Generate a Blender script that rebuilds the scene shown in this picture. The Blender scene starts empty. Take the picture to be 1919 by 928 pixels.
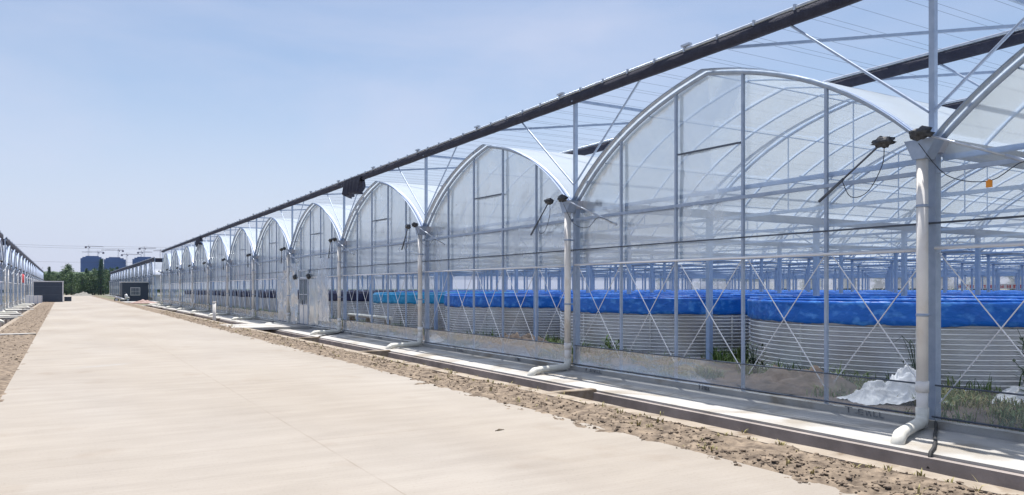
import bpy, math, random
from mathutils import Vector, noise as mnoise
R = math.radians
scene = bpy.context.scene
col = scene.collection

# ------------------------------------------------------------------ camera, sky, sun, exposure
EYE = 1.69
cam_d = bpy.data.cameras.new('camera')
cam = bpy.data.objects.new('camera', cam_d); col.objects.link(cam)
cam.location = (0, 0, EYE); cam.rotation_euler = (R(90), 0, R(-30.5))
cam_d.sensor_width = 36; cam_d.lens = 26.83; cam_d.shift_y = 0.0401
cam_d.clip_start = 0.05; cam_d.clip_end = 8000
scene.camera = cam

SUN = Vector((0.165, 0.26, 1.0)).normalized()
world = bpy.data.worlds.new('World'); scene.world = world
world.use_nodes = True
wn, wl = world.node_tree.nodes, world.node_tree.links
wn.clear()
sky = wn.new('ShaderNodeTexSky'); sky.sky_type = 'NISHITA'; sky.sun_disc = False
sky.sun_elevation = math.asin(SUN.z); sky.sun_rotation = math.atan2(SUN.x, SUN.y)
sky.air_density = 1.0; sky.dust_density = 1.2; sky.ozone_density = 1.5; sky.altitude = 30
tc = wn.new('ShaderNodeTexCoord')
mp = wn.new('ShaderNodeMapping'); mp.inputs['Scale'].default_value = (1.0, 1.0, 3.2)
nz = wn.new('ShaderNodeTexNoise'); nz.inputs['Scale'].default_value = 1.7; nz.inputs['Detail'].default_value = 7
nz.inputs['Roughness'].default_value = 0.55; nz.inputs['Distortion'].default_value = 0.4
cr = wn.new('ShaderNodeValToRGB'); cr.color_ramp.elements[0].position = 0.36; cr.color_ramp.elements[1].position = 0.74; cr.color_ramp.elements[0].color = (0.0, 0.0, 0.0, 1)
cr.color_ramp.elements[1].color = (0.62, 0.62, 0.62, 1)
mx = wn.new('ShaderNodeMixRGB'); mx.inputs[2].default_value = (5.1, 5.35, 6.5, 1)
bg = wn.new('ShaderNodeBackground'); bg.inputs['Strength'].default_value = 0.098
wo = wn.new('ShaderNodeOutputWorld')
wl.new(tc.outputs['Generated'], mp.inputs['Vector']); wl.new(mp.outputs[0], nz.inputs['Vector'])
wl.new(nz.outputs['Fac'], cr.inputs[0])
sx = wn.new('ShaderNodeSeparateXYZ'); wl.new(tc.outputs['Generated'], sx.inputs[0])
hr = wn.new('ShaderNodeMapRange'); hr.interpolation_type = 'SMOOTHSTEP'     # pale air near the horizon
hr.inputs['From Min'].default_value = 0.34; hr.inputs['From Max'].default_value = -0.02
hr.inputs['To Min'].default_value = 0.0; hr.inputs['To Max'].default_value = 0.85
wl.new(sx.outputs['Z'], hr.inputs['Value'])
ad = wn.new('ShaderNodeMath'); ad.operation = 'MAXIMUM'; wl.new(cr.outputs[0], ad.inputs[0]); wl.new(hr.outputs[0], ad.inputs[1])
wl.new(ad.outputs[0], mx.inputs[0])
wl.new(sky.outputs[0], mx.inputs[1]); wl.new(mx.outputs[0], bg.inputs['Color']); wl.new(bg.outputs[0], wo.inputs[0])

sl = bpy.data.lights.new('sun', 'SUN'); sl.energy = 5.0; sl.angle = R(0.6); sl.color = (1.0, 0.955, 0.90)
so = bpy.data.objects.new('sun', sl); col.objects.link(so)
so.rotation_euler = SUN.to_track_quat('Z', 'Y').to_euler(); so.location = (20, 20, 60)

scene.view_settings.view_transform = 'Standard'; scene.view_settings.look = 'None'
scene.view_settings.exposure = 0.52; scene.view_settings.gamma = 1.0
scene.view_settings.use_curve_mapping = False
cy = scene.cycles
cy.transparent_max_bounces = 40; cy.max_bounces = 8; cy.diffuse_bounces = 5; cy.glossy_bounces = 3
cy.transmission_bounces = 4; cy.volume_bounces = 0; cy.use_denoising = True
cy.caustics_reflective = False; cy.caustics_refractive = False

# ------------------------------------------------------------------ helpers
class MB:
    def __init__(s): s.v = []; s.f = []; s.sm = []
    def _add(s, vs, fs, smooth=False):
        b = len(s.v); s.v += [tuple(p) for p in vs]
        s.f += [tuple(i + b for i in f) for f in fs]; s.sm += [smooth] * len(fs)
    def box(s, x0, x1, y0, y1, z0, z1):
        if x0 > x1: x0, x1 = x1, x0
        if y0 > y1: y0, y1 = y1, y0
        s._add([(x0,y0,z0),(x1,y0,z0),(x1,y1,z0),(x0,y1,z0),(x0,y0,z1),(x1,y0,z1),(x1,y1,z1),(x0,y1,z1)],
               [(0,3,2,1),(4,5,6,7),(0,1,5,4),(1,2,6,5),(2,3,7,6),(3,0,4,7)])
    def quad(s, a, b, c, d): s._add([a,b,c,d], [(0,1,2,3)])
    def tube(s, pts, r, n=6, cap=True, smooth=True):
        pts = [Vector(p) for p in pts]
        rs = r if isinstance(r, (list, tuple)) else [r] * len(pts)
        vs = []; prev = None
        for i, p in enumerate(pts):
            d = (pts[min(i+1, len(pts)-1)] - pts[max(i-1, 0)])
            if d.length < 1e-9: d = Vector((0,0,1))
            d.normalize()
            if prev is None:
                a = Vector((0,0,1)) if abs(d.z) < 0.9 else Vector((1,0,0))
                u = d.cross(a).normalized()
            else:
                u = (prev - d * prev.dot(d)).normalized()
            prev = u; w = d.cross(u)
            for k in range(n):
                t = 2*math.pi*(k+0.5)/n
                vs.append(p + (u*math.cos(t) + w*math.sin(t)) * rs[i])
        fs = []
        for i in range(len(pts)-1):
            for k in range(n):
                a = i*n+k; b = i*n+(k+1)%n
                fs.append((a, b, b+n, a+n))
        s._add(vs, fs, smooth)
        if cap:
            b = len(s.v) - len(vs)
            s.f += [tuple(b+k for k in range(n))[::-1], tuple(b+len(vs)-n+k for k in range(n))]; s.sm += [False, False]
    def bar(s, p, q, w, h=None):            # rectangular section bar
        h = h or w; p = Vector(p); q = Vector(q); d = (q-p).normalized()
        a = Vector((0,0,1)) if abs(d.z) < 0.95 else Vector((1,0,0))
        u = d.cross(a).normalized(); t = u.cross(d).normalized()
        vs = [e + u*sx*w/2 + t*sy*h/2 for e in (p, q) for sx, sy in ((-1,-1),(1,-1),(1,1),(-1,1))]
        s._add(vs, [(0,1,2,3),(4,7,6,5),(0,4,5,1),(1,5,6,2),(2,6,7,3),(3,7,4,0)])
    def grid(s, fn, nu, nv, smooth=True, wrap=False):
        vs = [fn(i/nu, j/nv) for j in range(nv+1) for i in range(nu+1)]
        s._add(vs, [(j*(nu+1)+i, j*(nu+1)+i+1, (j+1)*(nu+1)+i+1, (j+1)*(nu+1)+i) for j in range(nv) for i in range(nu)], smooth)
    def lathe(s, prof, n, smooth=True, wob=None):
        vs = []
        for j, (r, z) in enumerate(prof):
            for k in range(n):
                a = 2*math.pi*k/n; rr, zz = (r, z) if wob is None else wob(r, z, a, j)
                vs.append((rr*math.cos(a), rr*math.sin(a), zz))
        fs = [(j*n+k, j*n+(k+1)%n, (j+1)*n+(k+1)%n, (j+1)*n+k) for j in range(len(prof)-1) for k in range(n)]
        s._add(vs, fs, smooth)
    def blob(s, c, r, seed=0, amp=0.25, nu=10, nv=7, fr=1.6):
        def fn(u, v):
            a = 2*math.pi*u; b = math.pi*v
            d = Vector((math.sin(b)*math.cos(a), math.sin(b)*math.sin(a), math.cos(b)))
            k = 1 + amp*mnoise.noise(d*fr + Vector((seed*7.3, seed*1.7, seed)))*2
            return (c[0]+d.x*r[0]*k, c[1]+d.y*r[1]*k, c[2]+d.z*r[2]*k)
        s.grid(fn, nu, nv)
    def mesh(s, name, mat):
        m = bpy.data.meshes.new(name); m.from_pydata(s.v, [], s.f)
        m.polygons.foreach_set('use_smooth', s.sm)
        if mat: m.materials.append(mat)
        m.update(); return m
    def build(s, name, mat, parent=None, loc=(0,0,0), rz=0):
        o = bpy.data.objects.new(name, s.mesh(name, mat)); col.objects.link(o)
        o.location = loc; o.rotation_euler = (0,0,rz)
        if parent: o.parent = parent
        return o

def tag(o, label=None, cat=None, group=None, kind=None):
    if label: o['label'] = label
    if cat: o['category'] = cat
    if group: o['group'] = group
    if kind: o['kind'] = kind
    return o
def empty(name, loc, label, cat, group=None, rz=0):
    o = bpy.data.objects.new(name, None); col.objects.link(o)
    o.location = loc; o.rotation_euler = (0,0,rz); o.empty_display_size = 0.2
    return tag(o, label, cat, group)
def copy_tree(o, parent=None):
    c = o.copy(); col.objects.link(c); c.parent = parent
    for ch in list(o.children): copy_tree(ch, c)
    return c
def structure(name, mb, mat): return tag(mb.build(name, mat), kind='structure')

def mat(name, base=(0.5,0.5,0.5), rough=0.7, metal=0.0, var=None, vscale=3.0, bump=0.0, bscale=20.0, stretch=(1,1,1), spec=0.5, vdetail=5, rp=(0.33,0.68), dirt=None, dscale=1.0):
    """principled material; var = second colour mixed in by noise"""
    m = bpy.data.materials.new(name); m.use_nodes = True
    n, l = m.node_tree.nodes, m.node_tree.links
    b = n['Principled BSDF']
    b.inputs['Base Color'].default_value = (*base, 1); b.inputs['Roughness'].default_value = rough
    b.inputs['Metallic'].default_value = metal; b.inputs['Specular IOR Level'].default_value = spec
    if var or bump:
        t = n.new('ShaderNodeTexCoord'); mpn = n.new('ShaderNodeMapping'); mpn.inputs['Scale'].default_value = stretch
        l.new(t.outputs['Object'], mpn.inputs['Vector'])
    if var:
        z = n.new('ShaderNodeTexNoise'); z.inputs['Scale'].default_value = vscale; z.inputs['Detail'].default_value = vdetail
        l.new(mpn.outputs[0], z.inputs['Vector'])
        r = n.new('ShaderNodeValToRGB'); r.color_ramp.elements[0].position = rp[0]; r.color_ramp.elements[1].position = rp[1]
        r.color_ramp.elements[0].color = (*base, 1); r.color_ramp.elements[1].color = (*var, 1)
        l.new(z.outputs['Fac'], r.inputs[0]); l.new(r.outputs[0], b.inputs['Base Color'])
        if dirt:
            z3 = n.new('ShaderNodeTexNoise'); z3.inputs['Scale'].default_value = dscale; z3.inputs['Detail'].default_value = 9; z3.inputs['Distortion'].default_value = 0.6
            l.new(mpn.outputs[0], z3.inputs['Vector'])
            r3 = n.new('ShaderNodeValToRGB'); r3.color_ramp.elements[0].position = 0.50; r3.color_ramp.elements[1].position = 0.66
            r3.color_ramp.elements[0].color = (1,1,1,1); r3.color_ramp.elements[1].color = (*dirt, 1)
            l.new(z3.outputs['Fac'], r3.inputs[0])
            q3 = n.new('ShaderNodeMixRGB'); q3.blend_type = 'MULTIPLY'; q3.inputs[0].default_value = 1
            l.new(r.outputs[0], q3.inputs[1]); l.new(r3.outputs[0], q3.inputs[2]); l.new(q3.outputs[0], b.inputs['Base Color'])
    if bump:
        z2 = n.new('ShaderNodeTexNoise'); z2.inputs['Scale'].default_value = bscale; z2.inputs['Detail'].default_value = 6
        l.new(mpn.outputs[0], z2.inputs['Vector'])
        bp = n.new('ShaderNodeBump'); bp.inputs['Strength'].default_value = bump; bp.inputs['Distance'].default_value = 0.02
        l.new(z2.outputs['Fac'], bp.inputs['Height']); l.new(bp.outputs[0], b.inputs['Normal'])
    return m

def film(name, opacity, colr, var=0.12, gloss=0.25, stretch=(1,1,1), scale=1.2, tint=(0.95,0.975,1.0), bump=0.5, trans=0.5):
    m = bpy.data.materials.new(name); m.use_nodes = True
    n, l = m.node_tree.nodes, m.node_tree.links; n.clear()
    out = n.new('ShaderNodeOutputMaterial')
    t = n.new('ShaderNodeTexCoord'); mpn = n.new('ShaderNodeMapping'); mpn.inputs['Scale'].default_value = stretch
    l.new(t.outputs['Object'], mpn.inputs['Vector'])
    z = n.new('ShaderNodeTexNoise'); z.inputs['Scale'].default_value = scale; z.inputs['Detail'].default_value = 6; z.inputs['Distortion'].default_value = 0.8
    l.new(mpn.outputs[0], z.inputs['Vector'])
    mr = n.new('ShaderNodeMapRange'); mr.inputs['From Min'].default_value = 0.3; mr.inputs['From Max'].default_value = 0.7
    mr.inputs['To Min'].default_value = opacity - var; mr.inputs['To Max'].default_value = opacity + var
    l.new(z.outputs['Fac'], mr.inputs['Value'])
    bp = n.new('ShaderNodeBump'); bp.inputs['Strength'].default_value = bump; bp.inputs['Distance'].default_value = 0.05
    l.new(z.outputs['Fac'], bp.inputs['Height'])
    d = n.new('ShaderNodeBsdfDiffuse'); tr = n.new('ShaderNodeBsdfTranslucent'); tp = n.new('ShaderNodeBsdfTransparent')
    gl = n.new('ShaderNodeBsdfGlossy'); gl.inputs['Roughness'].default_value = 0.18
    d.inputs['Color'].default_value = (*colr, 1); tr.inputs['Color'].default_value = (*colr, 1)
    tp.inputs['Color'].default_value = (*tint, 1)
    for q in (d, tr, gl): l.new(bp.outputs[0], q.inputs['Normal'])
    m1 = n.new('ShaderNodeMixShader'); m1.inputs[0].default_value = trans
    l.new(d.outputs[0], m1.inputs[1]); l.new(tr.outputs[0], m1.inputs[2])
    m2 = n.new('ShaderNodeMixShader'); lw = n.new('ShaderNodeLayerWeight'); lw.inputs['Blend'].default_value = 0.5       # a slanting path through the film meets more of it
    def mt(op, a, b_=None):
        q = n.new('ShaderNodeMath'); q.operation = op
        for i, v in enumerate((a, b_)):
            if v is None: continue
            if isinstance(v, (int, float)): q.inputs[i].default_value = v
            else: l.new(v, q.inputs[i])
        return q.outputs[0]
    cosv = mt('MAXIMUM', mt('SUBTRACT', 1.0, lw.outputs['Facing']), 0.28)
    eff = mt('SUBTRACT', 1.0, mt('POWER', mt('SUBTRACT', 1.0, mr.outputs[0]), mt('DIVIDE', 1.0, cosv)))
    l.new(eff, m2.inputs[0]); l.new(tp.outputs[0], m2.inputs[1]); l.new(m1.outputs[0], m2.inputs[2])
    fr = n.new('ShaderNodeFresnel'); fr.inputs['IOR'].default_value = 1.4
    mu = n.new('ShaderNodeMath'); mu.operation = 'MULTIPLY'; mu.inputs[1].default_value = gloss; l.new(fr.outputs[0], mu.inputs[0])
    m3 = n.new('ShaderNodeMixShader'); l.new(mu.outputs[0], m3.inputs[0]); l.new(m2.outputs[0], m3.inputs[1]); l.new(gl.outputs[0], m3.inputs[2])
    l.new(m3.outputs[0], out.inputs['Surface'])
    return m

M = {}
M['steel'] = mat('galvanised_steel', (0.39,0.47,0.61), 0.45, 0.2, (0.31,0.39,0.53), 9)
M['lock'] = mat('blue_grey_lock_strip', (0.40,0.50,0.68), 0.6, 0.0, (0.33,0.42,0.60), 6)
M['steel_in'] = mat('bluish_inner_steel', (0.42,0.56,0.82), 0.5, 0.1, (0.34,0.48,0.74), 5)
M['steel_light'] = mat('bright_galvanised_steel', (0.55,0.60,0.68), 0.38, 0.4, (0.42,0.47,0.56), 9)
M['steel_dark'] = mat('dull_steel_rod', (0.10,0.12,0.16), 0.5, 0.3)
M['corrugated'] = mat('corrugated_galvanised_sheet', (0.86,0.87,0.89), 0.36, 0.6, (0.70,0.71,0.75), 1.4, 0.05, 30, dirt=(0.86,0.83,0.80), dscale=0.8)
M['film_gable'] = film('clear_gable_film', 0.34, (0.84,0.93,1.0), 0.09, 0.6, (1,1.1,0.7), 0.8, bump=0.8)
M['film_side'] = film('greyer_gable_film', 0.30, (0.44,0.48,0.56), 0.14, 0.5, (1,1.3,0.5), 1.0)  # darker, greyer colour than the main greenhouse's gable film
M['film_side_roof'] = film('greyer_roof_film', 0.60, (0.60,0.66,0.76), 0.1, 0.3, (1,1,1), 0.7)  # roof film in a darker grey for the other greenhouses
M['film_roof'] = film('milky_roof_film', 0.66, (0.83,0.925,1.0), 0.07, 0.5, (0.3,1,1), 0.7, tint=(0.91,0.96,1.0), bump=0.3, trans=0.56)
M['film_skirt'] = film('dusty_skirt_film', 0.26, (0.50,0.50,0.50), 0.14, 0.5, (1,0.5,1), 2.4, bump=0.8)
M['film_crinkled'] = film('crinkled_white_film', 0.40, (0.74,0.84,1.0), 0.14, 0.6, (1,1,1), 3.0, bump=0.8)
M['film_wall'] = film('milky_wall_film', 0.55, (0.8,0.83,0.92), 0.1, 0.3, (1,1,1), 0.5)
M['net'] = mat('black_shade_net', (0.022,0.024,0.045), 0.85, 0, (0.035,0.037,0.06), 6, 0.6, 40)
M['pvc'] = mat('grey_white_pvc', (0.86,0.84,0.81), 0.6, 0, (0.76,0.74,0.72), 3, 0.1, 20, dirt=(0.85,0.80,0.74), dscale=1.5)
M['pvc_end'] = mat('white_pvc', (0.78,0.77,0.70), 0.4, 0, (0.66,0.64,0.57), 5)
M['rope'] = mat('white_rope', (0.75,0.77,0.82), 0.7)
M['motor'] = mat('dark_wrapped_motor', (0.018,0.022,0.028), 0.55, 0, (0.07,0.075,0.085), 25, 0.6, 30)
M['cable'] = mat('black_cable', (0.02,0.03,0.05), 0.6)
M['orange'] = mat('orange_plastic', (0.75,0.28,0.03), 0.5)
M['gutter'] = mat('gutter_steel', (0.52,0.55,0.64), 0.45, 0.2, (0.44,0.47,0.56), 2)
M['tarp_blue'] = mat('royal_blue_liner', (0.005,0.16,0.68), 0.36, 0, (0.10,0.38,0.95), 5.0, 1.0, 6, stretch=(1,1,1.6), vdetail=10, rp=(0.50,0.72), dirt=(0.75,0.8,0.85), dscale=2.0)  # second colour paints pale wisps as highlights on the wrinkles
M['tarp_cyan'] = mat('sky_blue_liner', (0.012,0.32,0.66), 0.38, 0, (0.10,0.50,0.85), 5.0, 1.0, 6, vdetail=10, rp=(0.50,0.72))  # wrinkle highlights painted as paler wisps here too
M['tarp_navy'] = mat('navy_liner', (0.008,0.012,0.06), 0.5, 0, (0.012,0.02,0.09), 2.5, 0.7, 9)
M['water'] = mat('pond_water', (0.02,0.06,0.10), 0.08)
M['concrete'] = mat('pale_walkway_concrete', (0.45,0.44,0.42), 0.85, 0, (0.37,0.365,0.35), 1.6, 0.35, 30, dirt=(0.72,0.66,0.58), dscale=1.1)
M['channel'] = mat('dark_channel_concrete', (0.34,0.30,0.28), 0.9, 0, (0.21,0.185,0.17), 2.4, 0.4, 18)  # darker brown-grey than the walkway concrete
M['lip'] = mat('channel_lip_concrete', (0.36,0.31,0.25), 0.9, 0, (0.24,0.20,0.155), 2.5, 0.4, 25, dirt=(0.6,0.52,0.43), dscale=2.5)
M['soil'] = mat('dry_soil', (0.28,0.22,0.16), 0.95, 0, (0.085,0.063,0.045), 7, 1.0, 30, vdetail=9)
M['clod'] = mat('soil_clod', (0.27,0.21,0.155), 0.95, 0, (0.13,0.10,0.075), 2.5, 1.0, 30)
M['soil_in'] = mat('greenhouse_soil', (0.20,0.15,0.12), 0.95, 0, (0.10,0.075,0.06), 3, 0.8, 14)
M['ground'] = mat('open_ground', (0.20,0.175,0.13), 0.95, 0, (0.09,0.11,0.05), 0.05, 0.5, 2)
M['grass'] = mat('weed_green', (0.06,0.14,0.024), 0.6, 0, (0.17,0.23,0.05), 2)
M['grass_dry'] = mat('dry_grass', (0.38,0.32,0.14), 0.8, 0, (0.24,0.22,0.08), 4)
M['weed_dark'] = mat('dark_weed', (0.022,0.05,0.025), 0.6)
M['leaf_dark'] = mat('conifer_green', (0.035,0.085,0.03), 0.7, 0, (0.06,0.125,0.04), 0.7)
M['leaf_mid'] = mat('broadleaf_green', (0.10,0.17,0.045), 0.65, 0, (0.06,0.115,0.03), 0.5)
M['bark'] = mat('bark', (0.10,0.075,0.055), 0.9)
M['hut'] = mat('dark_grey_panel', (0.035,0.052,0.082), 0.55, 0, (0.045,0.063,0.095), 1.5)
M['white'] = mat('white_paint', (0.75,0.76,0.78), 0.5)
M['glass'] = mat('window_glass', (0.10,0.13,0.17), 0.08)
M['tower'] = mat('haze_blue_netted_tower', (0.008,0.035,0.17), 0.85, 0, (0.014,0.045,0.19), 0.1)  # blue of the distant haze is put into the netted walls' colour
M['tower_band'] = mat('tower_floor_edge', (0.018,0.055,0.19), 0.8)  # floor edges carry the same painted haze blue
M['crane'] = mat('crane_steel', (0.22,0.14,0.10), 0.7)
M['hill'] = mat('wooded_hill', (0.04,0.07,0.03), 0.9, 0, (0.065,0.10,0.04), 0.04, 1.0, 0.2)
M['plastic'] = mat('white_plastic_sheet', (0.82,0.82,0.83), 0.45, 0, (0.70,0.70,0.71), 4, 0.3, 8)
M['rubber'] = mat('black_rubber', (0.02,0.02,0.022), 0.7)
M['scooter'] = mat('white_scooter_paint', (0.78,0.78,0.80), 0.25)
M['red'] = mat('red_banner', (0.55,0.03,0.04), 0.7)
M['rubble'] = mat('rubble', (0.26,0.25,0.23), 0.9, 0, (0.15,0.15,0.13), 2, 0.7, 8)
M['debris'] = mat('reddish_debris', (0.24,0.14,0.11), 0.9, 0, (0.38,0.30,0.28), 4, 0.7, 14)
M['ink'] = mat('dark_print', (0.08,0.09,0.11), 0.7, 0, (0.30,0.31,0.32), 22)
M['leaf_dead'] = mat('dead_leaf', (0.08,0.055,0.03), 0.8)

def road_material():
    m = bpy.data.materials.new('broomed_concrete_road'); m.use_nodes = True
    n, l = m.node_tree.nodes, m.node_tree.links; b = n['Principled BSDF']; b.inputs['Roughness'].default_value = 0.85
    b.inputs['Specular IOR Level'].default_value = 0.3
    t = n.new('ShaderNodeTexCoord'); sep = n.new('ShaderNodeSeparateXYZ'); l.new(t.outputs['Object'], sep.inputs[0])
    def noise(scale, stretch, detail=6):
        mm = n.new('ShaderNodeMapping'); mm.inputs['Scale'].default_value = stretch; l.new(t.outputs['Object'], mm.inputs['Vector'])
        z = n.new('ShaderNodeTexNoise'); z.inputs['Scale'].default_value = scale; z.inputs['Detail'].default_value = detail
        l.new(mm.outputs[0], z.inputs['Vector']); return z.outputs['Fac']
    def ramp(v, a, b_, c0, c1):
        r = n.new('ShaderNodeValToRGB'); r.color_ramp.elements[0].position = a; r.color_ramp.elements[1].position = b_
        r.color_ramp.elements[0].color = c0; r.color_ramp.elements[1].color = c1; l.new(v, r.inputs[0]); return r.outputs[0]
    def mul(a, b_, fac=1.0):
        q = n.new('ShaderNodeMixRGB'); q.blend_type = 'MULTIPLY'; q.inputs[0].default_value = fac; l.new(a, q.inputs[1]); l.new(b_, q.inputs[2]); return q.outputs[0]
    def math_(op, a, b_=None):
        q = n.new('ShaderNodeMath'); q.operation = op
        for i, v in enumerate((a, b_)):
            if v is None: continue
            if isinstance(v, (int, float)): q.inputs[i].default_value = v
            else: l.new(v, q.inputs[i])
        return q.outputs[0]
    base = ramp(noise(0.35, (1,0.35,1)), 0.3, 0.7, (0.325,0.29,0.247,1), (0.39,0.36,0.32,1))
    c = mul(base, ramp(noise(1.6, (0.5,2.0,1), 9), 0.3, 0.72, (0.87,0.865,0.86,1), (1.0,1.0,1.0,1)))
    c = mul(c, ramp(noise(9.0, (0.14,5.0,1), 6), 0.3, 0.7, (0.92,0.915,0.91,1), (1,1,1,1)))
    c = mul(c, ramp(noise(1.1, (1.0,0.8,1), 10), 0.60, 0.78, (1,1,1,1), (0.88,0.84,0.80,1)))
    c = mul(c, ramp(noise(0.22, (1.4,0.5,1), 5), 0.42, 0.66, (1,1,1,1), (0.90,0.90,0.91,1)))
    c = mul(c, ramp(noise(38.0, (1,1,1), 5), 0.30, 0.42, (0.86,0.85,0.84,1), (1,1,1,1)))
    # sawn joints: one along the middle, one across every five metres
    wob = math_('MULTIPLY', math_('SUBTRACT', noise(3.0, (1,1,1), 2), 0.5), 0.03)
    jx = math_('ABSOLUTE', math_('SUBTRACT', math_('ADD', sep.outputs['X'], wob), 2.42))
    jy = math_('ABSOLUTE', math_('SUBTRACT', math_('PINGPONG', math_('SUBTRACT', math_('ADD', sep.outputs['Y'], wob), 8.43), 2.5), 0.0))
    line = math_('MINIMUM', jx, jy)
    lm = math_('LESS_THAN', line, 0.007)
    jm = n.new('ShaderNodeMixRGB'); jm.inputs[2].default_value = (0.20,0.165,0.13,1)
    l.new(math_('MULTIPLY', lm, math_('MULTIPLY', ramp(noise(1.3, (1,1,1), 3), 0.35, 0.6, (0.12,0.12,0.12,1), (0.8,0.8,0.8,1)), 0.7)), jm.inputs[0]); l.new(c, jm.inputs[1])
    # a thin grey scrape on the slab
    dx = math_('DIVIDE', math_('SUBTRACT', sep.outputs['X'], 0.75), 0.75); dy = math_('DIVIDE', math_('SUBTRACT', math_('ADD', sep.outputs['Y'], math_('MULTIPLY', sep.outputs['X'], -0.5)), 18.6), 0.30)
    dd = math_('ADD', math_('MULTIPLY', dx, dx), math_('MULTIPLY', dy, dy))
    sm = math_('MULTIPLY', math_('SUBTRACT', 1.0, math_('MINIMUM', dd, 1.0)), ramp(noise(4, (0.6,3,1), 6), 0.4, 0.6, (0,0,0,1), (0.7,0.7,0.7,1)))
    s2 = n.new('ShaderNodeMixRGB'); s2.inputs[2].default_value = (0.33,0.33,0.33,1); l.new(sm, s2.inputs[0]); l.new(jm.outputs[0], s2.inputs[1])
    l.new(s2.outputs[0], b.inputs['Base Color'])
    bp = n.new('ShaderNodeBump'); bp.inputs['Strength'].default_value = 0.35; bp.inputs['Distance'].default_value = 0.006
    l.new(noise(30.0, (0.15,2.5,1), 4), bp.inputs['Height']); l.new(bp.outputs[0], b.inputs['Normal'])
    return m
M['road'] = road_material()

# ------------------------------------------------------------------ ground, road, channel, walkway
FX = 9.72                     # facade line of the right hand greenhouse
Y0 = 5.75                     # first gutter line in view
NB = 11                       # bays beyond it (one more lies towards the camera)
YE = Y0 + 8*NB
random.seed(4)
g = MB(); ZG = -0.16; BIG = 4000
def gq(x0, x1, y0, y1): g.quad((x0,y0,ZG),(x1,y0,ZG),(x1,y1,ZG),(x0,y1,ZG))
gq(-BIG, BIG, -BIG, -6); gq(-BIG, BIG, 232, BIG)
gq(-BIG, -3.05, -6, 232); gq(-2.3, 6.72, -6, 232)
gq(6.72, 8.22, YE, 232); gq(8.22, BIG, -6, 232)
structure('ground', g, M['ground'])

r_ = MB(); r_.box(-0.82, 5.66, -8, 226, -0.14, 0.0)
structure('road', r_, M['road'])

def fbm(x, y, s): return mnoise.fractal(Vector((x*s, y*s, 3.1)), 0.9, 2.0, 4)
def soil_sheet(x0, x1, y0, y1, nx, ny, zf, nonlin=1.0):
    m = MB(); m.grid(lambda u, v: (x0+(x1-x0)*u, y0+(y1-y0)*v**nonlin, zf(x0+(x1-x0)*u, y0+(y1-y0)*v**nonlin)), nx, ny, True); return m
def z_right(x, y):
    e = min((x-5.45-0.22*mnoise.noise(Vector((0, y*0.7, 4))))/0.35, 1.0, (6.70-x)/0.15)
    return -0.035 + 0.045*max(e, 0)**0.7 + 0.045*fbm(x, y, 3.4) + 0.018*mnoise.noise(Vector((x*14, y*14, 0)))
structure('soil_verge', soil_sheet(5.35, 6.66, 2, 226, 26, 900, z_right, 1.8), M['soil'])
def z_left(x, y): return -0.03 + 0.04*min(1, (-0.7-x)/0.25) + 0.035*fbm(x, y, 2.2) + 0.010*mnoise.noise(Vector((x*12, y*12, 5)))
structure('soil_verge', soil_sheet(-2.12, -0.66, 4, 226, 20, 700, z_left, 1.6), M['soil'])
def z_in(x, y): return -0.10 + 0.10*fbm(x, y, 0.5) + 0.05*fbm(x+9, y, 1.6)
structure('greenhouse_soil', soil_sheet(FX+0.08, FX+100, -2, YE, 130, 160, z_in, 1.2), M['soil_in'])

def clods(name, n, xa, xb, ya, yb, zf, smin, smax, m_, seed, power=2.0):
    random.seed(seed); mb = MB()
    for i in range(n):
        x = random.uniform(xa, xb); y = ya + (yb-ya)*random.random()**power
        if mnoise.noise(Vector((x*1.5, y*0.9, 2))) < random.uniform(-0.5, 0.25): continue
        s = random.uniform(smin, smax) * (0.6 + random.random()**3)
        mb.blob((x, y, zf(x, y) + s*0.3), (s, s*random.uniform(0.7,1.3), s*random.uniform(0.35,0.7)), i, 0.6, 7, 5, 2.5)
    return tag(mb.build(name, m_), 'dry crumbled soil clods', None, None, 'stuff')
clods('soil_clods', 12000, 5.50, 6.62, 2.5, 60, z_right, 0.004, 0.020, M['clod'], 2)
clods('soil_clods', 3500, -2.05, -0.85, 12, 90, z_left, 0.008, 0.022, M['clod'], 3, 1.3)

ch = MB()
ch.box(6.72, 6.86, -6, YE, -0.75, -0.16); ch.box(8.02, 8.16, -6, YE, -0.75, -0.133); ch.box(6.86, 8.02, -6, YE, -0.80, -0.66)
structure('drainage_channel', ch, M['channel'])
lp = MB(); lp.grid(lambda u, v: (6.64+0.24*u, -6+(YE+6)*v, 0.012 if 0.05 < u < 0.95 else -0.02), 6, 2)
def lipz(u, v):
    y = -6+(YE+6)*v**1.5; e = 0.02*mnoise.noise(Vector((0, y*1.3, 7)))
    k = [0, 0.04, 0.5, 0.96, 1.0][int(round(u*4))]
    z = (-0.16 if u in (0.0, 1.0) else 0.008) + 0.006*mnoise.noise(Vector((k, y*3, 1)))
    return (6.60 + e + 0.27*k, y, z)
lp = MB(); lp.grid(lipz, 4, 500, False)
structure('channel_lip', lp, M['lip'])
wk = MB()
def wz(u, v):
    y = -6+(YE+6.6)*v; k = [0, 0, 0.3, 0.6, 1.0][int(round(u*4))]
    e = 0.012*mnoise.noise(Vector((3, y*1.1, 7))) + 0.006*mnoise.noise(Vector((3, y*5, 7)))
    return (8.12+e*(1-k)+(FX-0.05-8.12)*k, y, (-0.131 if u == 0 else -0.10) + 0.004*mnoise.noise(Vector((k*3, y*0.8, 2)))*(k > 0))
wk.grid(wz, 4, 700, False)
wk.box(FX-0.10, FX+0.05, -6, YE+0.4, -0.2, -0.005)
structure('walkway', wk, M['concrete'])
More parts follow.
